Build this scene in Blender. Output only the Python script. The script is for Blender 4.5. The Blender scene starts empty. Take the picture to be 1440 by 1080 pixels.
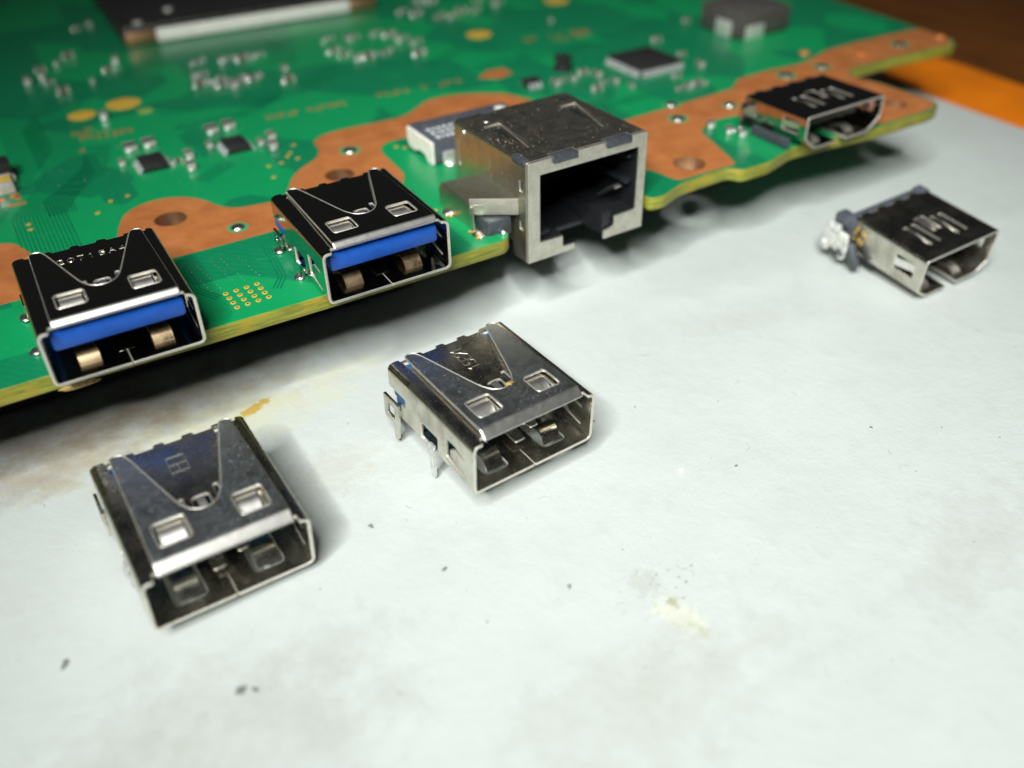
import bpy, bmesh, math, random
from mathutils import Matrix, Vector, noise as mnoise
random.seed(7)
MM = 0.001
ZT = 11.2                      # board-space z=0 lies 11.2 mm above the table
rad = math.radians
scene = bpy.context.scene
col = scene.collection

# ------------------------------------------------------------------ camera
cam_d = bpy.data.cameras.new('camera'); cam = bpy.data.objects.new('camera', cam_d); col.objects.link(cam)
F_PX, PITCH, YAW, ROLL, CX, CY, CZ = (1237.16383, 0.65459, -0.54129, -0.01839, 2.61821, -71.37295, 45.66291)
cam_d.sensor_width = 36.0; cam_d.lens = F_PX / 1440 * 36.0
cam_d.clip_start = 0.003; cam_d.clip_end = 5.0
cam.matrix_world = (Matrix.Translation((CX*MM, CY*MM, (CZ+ZT)*MM)) @ Matrix.Rotation(YAW, 4, 'Z')
                    @ Matrix.Rotation(math.pi/2-PITCH, 4, 'X') @ Matrix.Rotation(ROLL, 4, 'Z'))
cam_d.dof.use_dof = True; cam_d.dof.focus_distance = 0.084; cam_d.dof.aperture_fstop = 16.0
scene.camera = cam

# ------------------------------------------------------------------ world: a dark workshop room
w = bpy.data.worlds.new('World'); scene.world = w; w.use_nodes = True
bg = w.node_tree.nodes['Background']; bg.inputs[0].default_value = (0.95, 1.0, 1.05, 1); bg.inputs[1].default_value = 0.012
scene.view_settings.view_transform = 'Standard'; scene.view_settings.look = 'None'
scene.view_settings.exposure = 0.06; scene.view_settings.gamma = 1.0

# ------------------------------------------------------------------ bench ring lamp: a circle of small LEDs above the phone
LAMP = Vector((-72, -130, 200+ZT)); AIM = Vector((76, 3, 0)); RING_R = 48.0; NLED = 20
ldir = (AIM-LAMP).normalized(); rot = ldir.to_track_quat('-Z', 'Y')
for k in range(NLED):
    a = 2*math.pi*k/NLED
    L = bpy.data.lights.new('ring_lamp_led', 'AREA'); L.shape = 'DISK'; L.size = 12*MM; L.energy = 0.196/NLED
    L.color = (.98, 1.0, 0.97); L.spread = rad(58)
    o = bpy.data.objects.new('ring_lamp_led', L); col.objects.link(o)
    p = LAMP + rot @ Vector((RING_R*math.cos(a), RING_R*math.sin(a), 0))
    o.matrix_world = Matrix.Translation(p*MM) @ rot.to_matrix().to_4x4()

# ================================================================== materials
def newmat(name):
    m = bpy.data.materials.new(name); m.use_nodes = True
    nt = m.node_tree; return m, nt, nt.nodes['Principled BSDF']
def N(nt, t, **kw):
    n = nt.nodes.new(t)
    for k, v in kw.items():
        if k.startswith('i_'):
            key = k[2:]; key = int(key) if key.isdigit() else key.replace('_', ' ')
            n.inputs[key].default_value = v
        else: setattr(n, k, v)
    return n
def coords(nt, scale=1000.0):
    tc = N(nt, 'ShaderNodeTexCoord'); mp = N(nt, 'ShaderNodeMapping')
    mp.inputs['Scale'].default_value = (scale,)*3
    nt.links.new(tc.outputs['Object'], mp.inputs[0]); return mp.outputs[0]
def noise(nt, co, scale, detail=4, rough=.55):
    n = N(nt, 'ShaderNodeTexNoise'); n.inputs['Scale'].default_value = scale
    n.inputs['Detail'].default_value = detail; n.inputs['Roughness'].default_value = rough
    nt.links.new(co, n.inputs['Vector']); return n.outputs['Fac']
def ramp(nt, fac, a, b, ca=(0, 0, 0, 1), cb=(1, 1, 1, 1)):
    r = N(nt, 'ShaderNodeValToRGB'); r.color_ramp.elements[0].position = a; r.color_ramp.elements[1].position = b
    r.color_ramp.elements[0].color = ca; r.color_ramp.elements[1].color = cb
    nt.links.new(fac, r.inputs[0]); return r.outputs[0]
def mixc(nt, fac, a, b):
    m = N(nt, 'ShaderNodeMix', data_type='RGBA')
    for s, i in ((fac, 0), (a, 6), (b, 7)):
        if isinstance(s, (tuple, list)): m.inputs[i].default_value = s if len(s) == 4 else (*s, 1)
        elif isinstance(s, (int, float)): m.inputs[i].default_value = s
        else: nt.links.new(s, m.inputs[i])
    return m.outputs[2]
def math_(nt, op, a, b=0.0, clamp=False):
    m = N(nt, 'ShaderNodeMath', operation=op, use_clamp=clamp)
    for s, i in ((a, 0), (b, 1)):
        if isinstance(s, (int, float)): m.inputs[i].default_value = s
        else: nt.links.new(s, m.inputs[i])
    return m.outputs[0]
def bump(nt, bs, h, dist, strength=1.0):
    b = N(nt, 'ShaderNodeBump'); b.inputs['Strength'].default_value = strength; b.inputs['Distance'].default_value = dist*MM
    nt.links.new(h, b.inputs['Height']); nt.links.new(b.outputs[0], bs.inputs['Normal'])

def metal(name, base, dark, r0, r1, speck=0.0, wear_scale=.8, bumpd=.01, speck_col=(.75, .68, .5), wear=(.4, .7)):
    m, nt, bs = newmat(name); co = coords(nt)
    n1 = noise(nt, co, wear_scale, 6, .62); n2 = noise(nt, co, 6.0, 3)
    f = ramp(nt, n1, *wear)
    c = mixc(nt, f, base, dark)
    rg = N(nt, 'ShaderNodeMapRange'); nt.links.new(n1, rg.inputs[0]); rg.inputs[1].default_value = .3; rg.inputs[2].default_value = .7
    rg.inputs[3].default_value = r0; rg.inputs[4].default_value = r1
    ro = rg.outputs[0]
    if speck > 0:
        n3 = noise(nt, co, 5.0, 2, .4); s = ramp(nt, n3, .70-speck*.1, .72-speck*.1+.02)
        c = mixc(nt, s, c, speck_col); ro = math_(nt, 'ADD', ro, math_(nt, 'MULTIPLY', s, .25))
    nt.links.new(c, bs.inputs['Base Color']); nt.links.new(ro, bs.inputs['Roughness'])
    bs.inputs['Metallic'].default_value = 1.0
    if bumpd: bump(nt, bs, n2, bumpd)
    return m
def plain(name, c, r=.5, metallic=0.0, var=.15, scale=2.0, bumpd=0.0, coat=0.0, spec=.5, sss=0):
    m, nt, bs = newmat(name); co = coords(nt); n = noise(nt, co, scale, 5)
    lo = tuple(x*(1-var) for x in c); hi = tuple(min(1, x*(1+var)) for x in c)
    nt.links.new(mixc(nt, ramp(nt, n, .3, .7), lo, hi), bs.inputs['Base Color'])
    bs.inputs['Roughness'].default_value = r; bs.inputs['Metallic'].default_value = metallic
    bs.inputs['Coat Weight'].default_value = coat; bs.inputs['Specular IOR Level'].default_value = spec
    if bumpd: bump(nt, bs, n, bumpd)
    return m

M = {}
M['chrome'] = metal('polished_shell', (.62, .59, .54), (.52, .49, .44), .07, .17, speck=.0, wear_scale=.5, bumpd=.002)
M['old'] = metal('worn_shell', (.66, .63, .55), (.44, .41, .34), .16, .36, speck=.15, wear_scale=.45, bumpd=.008, speck_col=(.40, .36, .28))
M['oldflap'] = metal('blued_flap', (.62, .64, .63), (.44, .48, .50), .30, .46, speck=.42, wear_scale=1.1, bumpd=.008, speck_col=(.58, .63, .65))
M['shear'] = metal('sheared_edge', (.86, .83, .75), (.72, .69, .60), .45, .6, wear_scale=2.0, bumpd=.006)
M['chromeflap'] = metal('polished_flap', (.62, .59, .54), (.52, .49, .44), .08, .18, wear_scale=.5, bumpd=.003)
M['hem_glint'] = metal('highlight_hem', (.82, .80, .76), (.7, .68, .63), .34, .42, wear_scale=1.5, bumpd=.006)  # rougher, lighter than the flap metal; the hem's highlight put into its colour
M['bright'] = metal('bright_spring', (.92, .89, .85), (.82, .79, .74), .34, .44, wear_scale=1.0, bumpd=.004)
M['gold'] = metal('gold_spring', (.85, .62, .36), (.6, .45, .28), .25, .4, wear_scale=1.2, bumpd=.006)
M['nickel'] = metal('tinned_steel', (.72, .68, .58), (.56, .52, .42), .30, .42, speck=.05, wear_scale=.7, bumpd=.012, speck_col=(.80, .70, .48))
M['nickelfront'] = metal('tinned_steel_front', (.74, .71, .62), (.6, .56, .46), .40, .52, speck=.15, wear_scale=1.0, bumpd=.01, speck_col=(.3, .26, .18))
M['solder'] = metal('solder', (.80, .80, .78), (.6, .6, .58), .22, .42, wear_scale=1.8, bumpd=.03)
M['pinwhite'] = plain('tinned_leg', (.64, .65, .64), .38, .45, .25, 2.0, .015)
M['crust'] = plain('crusty_solder', (.66, .66, .62), .5, .2, .35, 1.2, .05)
M['padgold'] = plain('gold_pad', (.80, .50, .07), .45, .35, .15, .6)
M['blue'] = plain('blue_plastic', (.003, .07, .37), .38, 0, .12, 1.0, .004, spec=.5)
M['bluegrey'] = plain('dull_blue_plastic', (.03, .11, .24), .55, 0, .3, 2.0, .01)
M['black'] = plain('black_plastic', (.012, .012, .014), .45, 0, .2, 2.0, .006)
M['darkgrey'] = plain('grey_plastic', (.045, .052, .062), .42, 0, .35, 2.5, .012)
M['socket'] = plain('socket_plastic', (.010, .011, .013), .42, 0, .3, 2.5, .01)
M['slate'] = plain('slate_plastic', (.075, .084, .10), .45, 0, .3, 1.5, .01)
M['chip'] = plain('chip_epoxy', (.022, .021, .022), .42, 0, .25, 1.5, .005)
M['white'] = plain('white_ceramic', (.78, .77, .70), .40, 0, .12, 1.0, .01)
M['cream'] = plain('tinned_cap', (.78, .77, .73), .30, .6, .15, 1.0, .02)
M['ceramic'] = plain('tan_ceramic', (.11, .085, .06), .45, 0, .2, 2.0)
M['yellowcap'] = plain('yellow_ceramic', (.62, .40, .06), .4, 0, .15, 2.0)
M['copper'] = None
M['flux'] = plain('flux_residue', (.46, .31, .09), .25, 0, .5, 2.5, .06)
M['spatter'] = plain('pale_spatter', (.62, .52, .32), .35, .3, .3, 2.0)
M['print'] = plain('white_print', (.7, .72, .74), .6, 0, .2, 3.0)
M['etch'] = metal('etched_mark', (.85, .82, .66), (.7, .68, .55), .35, .5, bumpd=0)
M['chrome_cu'] = metal('copper_strip', (.72, .40, .22), (.6, .32, .17), .4, .55, bumpd=0)

def pcb_green():
    m, nt, bs = newmat('green_solder_mask'); co = coords(nt)
    v = N(nt, 'ShaderNodeTexVoronoi', distance='MANHATTAN'); v.inputs['Scale'].default_value = .075; nt.links.new(co, v.inputs['Vector'])
    sep = N(nt, 'ShaderNodeSeparateColor'); nt.links.new(v.outputs['Color'], sep.inputs[0])
    blocks = ramp(nt, sep.outputs[0], .45, .5)
    wv = N(nt, 'ShaderNodeTexWave', wave_type='BANDS', bands_direction='DIAGONAL'); wv.inputs['Scale'].default_value = .55
    wv.inputs['Distortion'].default_value = .6; wv.inputs['Detail'].default_value = 0; nt.links.new(co, wv.inputs['Vector'])
    lines = math_(nt, 'MULTIPLY', ramp(nt, wv.outputs['Fac'], .72, .8), math_(nt, 'MULTIPLY', blocks, .5))
    c = mixc(nt, math_(nt, 'MULTIPLY', blocks, .8), (.004, .27, .088, 1), (.003, .155, .07, 1))
    c = mixc(nt, lines, c, (.004, .21, .08, 1))
    n = noise(nt, co, .25, 6, .65); c = mixc(nt, math_(nt, 'MULTIPLY', ramp(nt, n, .5, .75), .25), c, (.02, .30, .11, 1))
    d = noise(nt, co, 1.3, 8, .75); dm = ramp(nt, d, .60, .78)
    c = mixc(nt, math_(nt, 'MULTIPLY', dm, .28), c, (.22, .42, .26, 1))
    nt.links.new(c, bs.inputs['Base Color'])
    nt.links.new(math_(nt, 'ADD', math_(nt, 'MULTIPLY', d, .35), .18), bs.inputs['Roughness'])
    bs.inputs['Coat Weight'].default_value = .25; bs.inputs['Coat Roughness'].default_value = .12
    bump(nt, bs, math_(nt, 'ADD', math_(nt, 'MULTIPLY', blocks, .6), math_(nt, 'MULTIPLY', lines, 1.0)), .012)
    return m
M['pcb'] = pcb_green()
def pcb_edge():
    m, nt, bs = newmat('fibreglass_edge')
    tc = N(nt, 'ShaderNodeTexCoord'); mp = N(nt, 'ShaderNodeMapping'); mp.inputs['Scale'].default_value = (250, 250, 3500)
    nt.links.new(tc.outputs['Object'], mp.inputs[0])
    n = noise(nt, mp.outputs[0], 1.0, 6, .7); co = coords(nt); n2 = noise(nt, co, .5, 4)
    c = mixc(nt, ramp(nt, n, .35, .68), (.11, .13, .012, 1), (.36, .36, .045, 1))
    c = mixc(nt, ramp(nt, n2, .5, .72), c, (.34, .25, .02, 1))
    nt.links.new(c, bs.inputs['Base Color']); bs.inputs['Roughness'].default_value = .45
    bump(nt, bs, n, .06); return m
M['edge'] = pcb_edge()
def copper_area():
    m, nt, bs = newmat('bare_copper'); co = coords(nt)
    n = noise(nt, co, .35, 6, .6); n2 = noise(nt, co, 5, 3)
    c = mixc(nt, ramp(nt, n, .3, .72), (.52, .165, .05, 1), (.72, .265, .085, 1))
    s = ramp(nt, n2, .71, .74); c = mixc(nt, math_(nt, 'MULTIPLY', s, .6), c, (.25, .09, .03, 1))
    nt.links.new(c, bs.inputs['Base Color']); bs.inputs['Metallic'].default_value = .35; bs.inputs['Roughness'].default_value = .38
    bump(nt, bs, n2, .006); return m
M['copper'] = copper_area()

def paper():
    m, nt, bs = newmat('white_paper'); co = coords(nt)
    n = noise(nt, co, .05, 6, .6); n2 = noise(nt, co, .9, 8, .7); n3 = noise(nt, co, .28, 6, .65)
    c = mixc(nt, ramp(nt, n, .35, .7), (.58, .62, .602, 1), (.535, .572, .552, 1))
    c = mixc(nt, math_(nt, 'MULTIPLY', ramp(nt, n3, .52, .75), .22), c, (.42, .43, .40, 1))
    # grey fluff and scuffs
    c = mixc(nt, math_(nt, 'MULTIPLY', ramp(nt, n2, .66, .74), .35), c, (.33, .34, .31, 1))
    sp = N(nt, 'ShaderNodeSeparateXYZ'); nt.links.new(co, sp.inputs[0])
    def stain(cx, cy, rx, ry, ang, colr, amount, nscale=.5, edge=.35, soft=.35):
        nonlocal c
        dx = math_(nt, 'SUBTRACT', sp.outputs[0], cx); dy = math_(nt, 'SUBTRACT', sp.outputs[1], cy)
        ca, sa = math.cos(ang), math.sin(ang)
        u = math_(nt, 'DIVIDE', math_(nt, 'ADD', math_(nt, 'MULTIPLY', dx, ca), math_(nt, 'MULTIPLY', dy, sa)), rx)
        v_ = math_(nt, 'DIVIDE', math_(nt, 'SUBTRACT', math_(nt, 'MULTIPLY', dy, ca), math_(nt, 'MULTIPLY', dx, sa)), ry)
        r2 = math_(nt, 'ADD', math_(nt, 'MULTIPLY', u, u), math_(nt, 'MULTIPLY', v_, v_))
        g = math_(nt, 'SUBTRACT', 1.0, math_(nt, 'POWER', r2, .5))
        nn = noise(nt, co, nscale, 7, .7)
        f = math_(nt, 'ADD', g, math_(nt, 'MULTIPLY', math_(nt, 'SUBTRACT', nn, .5), 2.2))
        f = ramp(nt, f, edge, edge+soft)
        f = math_(nt, 'MULTIPLY', f, math_(nt, 'GREATER_THAN', g, -0.6))
        c = mixc(nt, math_(nt, 'MULTIPLY', f, amount), c, (*colr, 1))
    stain(2, 8, 34, 9, .05, (.28, .20, .11), .7, .25, .2, .9)        # burnt flux under the front edge
    stain(14, 2.5, 26, 7, .05, (.62, .60, .36), .55, .35, .25, .7)
    stain(16.3, 3.0, 3.6, .9, .35, (.50, .33, .04), .9, .9, .25, .25)
    stain(-2, 4, 10, 5, 0, (.40, .32, .19), .45, .4, .2, .9)
    stain(36.2, -40.9, 1.8, 3.6, .35, (.46, .47, .24), .65, 1.1, .35, .25)
    stain(36.2, -40.4, 2.6, 4.2, .35, (.68, .70, .62), .7, 1.6, .45, .2)
    stain(36.6, -39.2, .9, 1.0, .35, (.30, .29, .12), .6, 1.8, .4, .25)
    stain(36.0, -36.5, 3.2, 2.6, .3, (.45, .47, .42), .5, 1.4, .45, .2)
    stain(44, -63, 4.0, 2.2, 0, (.50, .48, .33), .7, .7, .3, .4)
    stain(30, -45, 24, 10, 0, (.47, .49, .45), .6, .3, .35, .6)
    stain(-2, -30, 14, 10, .3, (.44, .46, .41), .5, .5, .3, .7)
    stain(62, -48, 18, 8, .2, (.46, .48, .44), .55, .4, .3, .7)
    stain(70, -12, 16, 5, -.2, (.48, .50, .47), .45, .5, .3, .7)
    stain(8, -32, 16, 12, 0, (.44, .46, .42), .6, .3, .35, .6)
    stain(20, -10, 10, 6, 0, (.48, .47, .41), .4, .6, .4, .4)
    for (x, y, r) in ((-5.9, -19.2, .45), (4.7, -28.5, .5), (5.6, -29.0, .3), (22.8, -26.4, .28), (19.6, -18.6, .3), (30.5, -33.5, .25), (52, -30, .2), (67, -33, .22), (44.5, -17.5, .18)):
        stain(x, y, r*1.6, r, random.uniform(0, 3), (.10, .10, .09), .8, 3.0, .2, .4)
    nt.links.new(c, bs.inputs['Base Color']); bs.inputs['Roughness'].default_value = .34
    bs.inputs['Specular IOR Level'].default_value = .5
    bump(nt, bs, math_(nt, 'ADD', math_(nt, 'ADD', math_(nt, 'MULTIPLY', n3, 1.0), math_(nt, 'MULTIPLY', n2, .35)), math_(nt, 'MULTIPLY', noise(nt, co, 5.0, 3, .6), .14)), .11)
    return m
M['paper'] = paper()
M['orange'] = plain('orange_lit_edge', (.80, .20, .002), .55, 0, .15, .08)
def wood():
    m, nt, bs = newmat('brown_wood')
    tc = N(nt, 'ShaderNodeTexCoord'); mp = N(nt, 'ShaderNodeMapping'); mp.inputs['Scale'].default_value = (60, 12, 60); mp.inputs['Rotation'].default_value = (0, 0, .5)
    nt.links.new(tc.outputs['Object'], mp.inputs[0]); n = noise(nt, mp.outputs[0], 3.0, 8, .65)
    nt.links.new(mixc(nt, ramp(nt, n, .3, .7), (.11, .034, .005, 1), (.19, .066, .012, 1)), bs.inputs['Base Color'])
    bs.inputs['Roughness'].default_value = .45; bump(nt, bs, n, .2); return m
M['wood'] = wood()

# ================================================================== mesh helpers (all sizes in millimetres)
def rounded(poly, r, seg=4):
    """round the corners of a closed polygon"""
    out = []; n = len(poly)
    for i in range(n):
        p = Vector(poly[i]); a = Vector(poly[i-1]); b = Vector(poly[(i+1) % n])
        da, db = (a-p), (b-p); la, lb = da.length, db.length
        k = min(r, la*.45, lb*.45)
        if k < 1e-4: out.append(tuple(p)); continue
        s, e = p+da/la*k, p+db/lb*k
        for j in range(seg+1):
            t = j/seg; q = s*(1-t)**2 + p*2*t*(1-t) + e*t*t; out.append((q.x, q.y))
    return out
def rect(x0, x1, y0, y1, r=0.0):
    p = [(x0, y0), (x1, y0), (x1, y1), (x0, y1)]
    return rounded(p, r) if r else p
def circ(x, y, r, n=20, ry=None):
    return [(x+r*math.cos(2*math.pi*i/n), y+(ry or r)*math.sin(2*math.pi*i/n)) for i in range(n)]

def sheet_mesh(loops, t, bev):
    cu = bpy.data.curves.new('tmp', 'CURVE'); cu.dimensions = '2D'; cu.fill_mode = 'BOTH'
    bev = min(bev, t*.49)
    cu.extrude = t/2-bev; cu.bevel_depth = bev; cu.bevel_resolution = 2 if bev > .08 else 1; cu.offset = -bev
    for lp in loops:
        s = cu.splines.new('POLY'); s.points.add(len(lp)-1); s.use_cyclic_u = True
        for p, q in zip(s.points, lp): p.co = (q[0], q[1], 0, 1)
    ob = bpy.data.objects.new('tmp', cu); me = bpy.data.meshes.new_from_object(ob)
    bpy.data.objects.remove(ob); bpy.data.curves.remove(cu); return me

def make_path(pts, radii, closed=True):
    """u (length along the sharp outline) -> (x, z, nx, nz) with rounded corners; inward normal on the left"""
    n = len(pts); P = [Vector(p) for p in pts]
    segs = n if closed else n-1
    ends = [0.0]
    for i in range(segs): ends.append(ends[-1]+(P[(i+1) % n]-P[i]).length)
    cuts = []
    for i in range(1, n if closed else n-1):
        r = radii[i]; u = ends[i]
        cuts += [u-r+2*r*k/6 for k in range(7)]
    def f(u):
        u = min(max(u, 0), ends[-1])
        for i in range(1, n if closed else n-1):
            r = radii[i]
            if abs(u-ends[i]) < r:
                t = (u-ends[i]+r)/(2*r)
                d0 = (P[i]-P[i-1]).normalized(); d1 = (P[(i+1) % n]-P[i]).normalized()
                s, e = P[i]-d0*r, P[i]+d1*r
                q = s*(1-t)**2+P[i]*2*t*(1-t)+e*t*t
                d = (d0*(1-t)+d1*t).normalized(); return q, Vector((-d.y, d.x))
        for i in range(segs):
            if u <= ends[i+1]+1e-9:
                d = (P[(i+1) % n]-P[i]).normalized(); return P[i]+d*(u-ends[i]), Vector((-d.y, d.x))
    return f, cuts, ends

def tag_edges(b):
    b.normal_update()
    for f in b.faces: f.material_index = 0 if abs(f.normal.z) > .95 else 1

class MB:
    def __init__(s): s.bm = bmesh.new()
    def _merge(s, b2, mi, mat=None):
        if mat is not None: b2.transform(mat)
        if mi is not None:
            for f in b2.faces: f.material_index = mi
        me = bpy.data.meshes.new('t'); b2.to_mesh(me); b2.free(); s.bm.from_mesh(me); bpy.data.meshes.remove(me)
    def box(s, x0, x1, y0, y1, z0, z1, bev=0.0, mi=0, mat=None, seg=2):
        b = bmesh.new(); bmesh.ops.create_cube(b, size=1)
        b.transform(Matrix.Translation(((x0+x1)/2, (y0+y1)/2, (z0+z1)/2)) @ Matrix.Diagonal((x1-x0, y1-y0, z1-z0, 1)))
        if bev: bmesh.ops.bevel(b, geom=b.edges[:], offset=bev, segments=seg, profile=.5, affect='EDGES')
        s._merge(b, mi, mat); return s
    def sheet(s, loops, z0, z1, bev=.04, mi=0, mat=None):
        me = sheet_mesh(loops, z1-z0, bev); b = bmesh.new(); b.from_mesh(me); bpy.data.meshes.remove(me)
        b.transform(Matrix.Translation((0, 0, (z0+z1)/2))); s._merge(b, mi, mat); return s
    def wrap(s, loops, path, t, bev=.05, mi=0, extra=()):
        f, cuts, ends = path
        me = sheet_mesh(loops, t, bev); b = bmesh.new(); b.from_mesh(me); bpy.data.meshes.remove(me); tag_edges(b)
        for cval in list(cuts)+list(extra):
            bmesh.ops.bisect_plane(b, geom=b.verts[:]+b.edges[:]+b.faces[:], plane_co=(cval, 0, 0), plane_no=(1, 0, 0), dist=1e-5)
        for v in b.verts:
            q, nn = f(v.co.x); wd = t/2-v.co.z*1.0     # z=+t/2 -> outside
            v.co = (q.x+nn.x*wd, v.co.y, q.y+nn.y*wd)
        bmesh.ops.recalc_face_normals(b, faces=b.faces[:])
        s._merge(b, None); return s
    def bend(s, loops, t, cuts, fn, bev=.04, mi=0, hem=None):
        """sheet in (x, s) bent by fn(s, off) -> (y, z)"""
        me = sheet_mesh(loops, t, bev); b = bmesh.new(); b.from_mesh(me); bpy.data.meshes.remove(me); tag_edges(b)
        for cval in cuts:
            bmesh.ops.bisect_plane(b, geom=b.verts[:]+b.edges[:]+b.faces[:], plane_co=(0, cval, 0), plane_no=(0, 1, 0), dist=1e-5)
        if hem is not None:
            for f in b.faces:
                if f.material_index == 0 and f.calc_center_median().y < hem: f.material_index = 2
        for v in b.verts:
            y, z = fn(v.co.y, v.co.z); v.co = (v.co.x, y, z)
        bmesh.ops.recalc_face_normals(b, faces=b.faces[:]); s._merge(b, None); return s
    def ribbon(s, prof, x0, x1, t=.2, mi=0, taper=1.0, mat=None):
        """a strip whose (y, z) profile is prof, spanning x0..x1"""
        b = bmesh.new(); n = len(prof); rings = []
        for i, (y, z) in enumerate(prof):
            a = Vector(prof[max(i-1, 0)]); c = Vector(prof[min(i+1, n-1)]); d = (c-a).normalized(); nn = Vector((-d.y, d.x))*t/2
            k = 1+(taper-1)*i/(n-1); xc = (x0+x1)/2; h = (x1-x0)/2*k
            rings.append([b.verts.new(p) for p in ((xc-h, y+nn.x, z+nn.y), (xc+h, y+nn.x, z+nn.y), (xc+h, y-nn.x, z-nn.y), (xc-h, y-nn.x, z-nn.y))])
        for r0, r1 in zip(rings, rings[1:]):
            for k in range(4): b.faces.new((r0[k], r0[(k+1) % 4], r1[(k+1) % 4], r1[k]))
        b.faces.new(rings[0]); b.faces.new(rings[-1])
        bmesh.ops.recalc_face_normals(b, faces=b.faces[:])
        s._merge(b, mi, mat); return s
    def tube(s, pts, r, seg=6, mi=0, closed=False, mat=None):
        b = bmesh.new(); P = [Vector(p) for p in pts]; n = len(P); rings = []
        for i in range(n):
            a = P[i-1] if (i or closed) else P[i]; c = P[(i+1) % n] if (i < n-1 or closed) else P[i]
            d = (c-a).normalized(); up = Vector((0, 0, 1)) if abs(d.z) < .9 else Vector((1, 0, 0))
            e1 = d.cross(up).normalized(); e2 = d.cross(e1)
            rr = r[i] if isinstance(r, (list, tuple)) else r
            rings.append([b.verts.new(P[i]+(e1*math.cos(2*math.pi*k/seg)+e2*math.sin(2*math.pi*k/seg))*rr) for k in range(seg)])
        for i in range(n if closed else n-1):
            r0, r1 = rings[i], rings[(i+1) % n]
            for k in range(seg): b.faces.new((r0[k], r0[(k+1) % seg], r1[(k+1) % seg], r1[k]))
        if not closed: b.faces.new(rings[0]); b.faces.new(rings[-1])
        bmesh.ops.recalc_face_normals(b, faces=b.faces[:]); s._merge(b, mi, mat); return s
    def lathe(s, prof, cx, cy, cz=0, seg=20, mi=0, mat=None):
        b = bmesh.new(); rings = []
        for r, z in prof:
            rings.append([b.verts.new((cx+r*math.cos(2*math.pi*k/seg), cy+r*math.sin(2*math.pi*k/seg), cz+z)) for k in range(seg)])
        for r0, r1 in zip(rings, rings[1:]):
            for k in range(seg): b.faces.new((r0[k], r0[(k+1) % seg], r1[(k+1) % seg], r1[k]))
        b.faces.new(rings[-1]); b.faces.new(rings[0][::-1])
        bmesh.ops.recalc_face_normals(b, faces=b.faces[:]); s._merge(b, mi, mat); return s
    def blob(s, c, r, rough=.25, sub=2, mi=0, seed=0, freq=1.5):
        b = bmesh.new(); bmesh.ops.create_icosphere(b, subdivisions=sub, radius=1)
        for v in b.verts:
            k = 1+rough*mnoise.noise(v.co*freq+Vector((seed*7.3, seed*3.1, seed)))
            v.co = (c[0]+v.co.x*r[0]*k, c[1]+v.co.y*r[1]*k, c[2]+v.co.z*r[2]*k)
        s._merge(b, mi); return s
    def build(s, name, mats, parent=None, smooth=35, kind=None, label=None):
        b = s.bm
        for v in b.verts: v.co *= MM
        me = bpy.data.meshes.new(name); b.to_mesh(me); b.free()
        for m in (mats if isinstance(mats, (list, tuple)) else [mats]): me.materials.append(M[m] if isinstance(m, str) else m)
        if smooth:
            me.polygons.foreach_set('use_smooth', [True]*len(me.polygons)); me.set_sharp_from_angle(angle=rad(smooth))
        o = bpy.data.objects.new(name, me); col.objects.link(o)
        if parent: o.parent = parent
        if kind: o['kind'] = kind
        if label: o['label'] = label
        return o
def place(o, x, y, z, rx=0, ry=0, rz=0):
    o.location = (x*MM, y*MM, z*MM); o.rotation_euler = (rad(rx), rad(ry), rad(rz)); return o
def empty(name, label, cat, x, y, z, rx=0, ry=0, rz=0, group=None):
    o = bpy.data.objects.new(name, None); col.objects.link(o); o.empty_display_size = .005
    o['label'] = label; o['category'] = cat
    if group: o['group'] = group
    return place(o, x, y, z, rx, ry, rz)

GLY = {'2': [[(0, .75), (.1, .95), (.3, 1), (.5, .95), (.6, .75), (.5, .5), (0, 0), (.62, 0)]], '0': [[(.31+.31*math.cos(t*math.pi/8), .5+.5*math.sin(t*math.pi/8)) for t in range(17)]],
       '7': [[(0, 1), (.6, 1), (.2, 0)]], '1': [[(.1, .8), (.3, 1), (.3, 0)]], '5': [[(.55, 1), (.1, 1), (.05, .55), (.3, .62), (.55, .5), (.6, .3), (.5, .08), (.3, 0), (.05, .08)]],
       'A': [[(0, 0), (.3, 1), (.6, 0)], [(.12, .4), (.48, .4)]], '4': [[(.45, 0), (.45, 1), (0, .3), (.62, .3)]], 'E': [[(.55, 1), (.05, 1), (.05, 0), (.55, 0)], [(.05, .5), (.4, .5)]],
       '#': [[(0, 0), (.8, 0), (.8, 1), (0, 1), (0, 0)], [(0, .5), (.8, .5)], [(.4, 0), (.4, .5)]]}
def strokes(mb, text, x, y, z, h, adv, wx=1.0, rot=0.0, r=.045, mi=0):
    ca, sa = math.cos(rot), math.sin(rot)
    for i, ch in enumerate(text):
        for st in GLY[ch]:
            pts = []
            for (a, b) in st:
                px, py = (i*adv+a*h*wx), b*h
                pts.append((x+px*ca-py*sa, y+px*sa+py*ca, z))
            mb.tube(pts, r, 5, mi)

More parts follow.
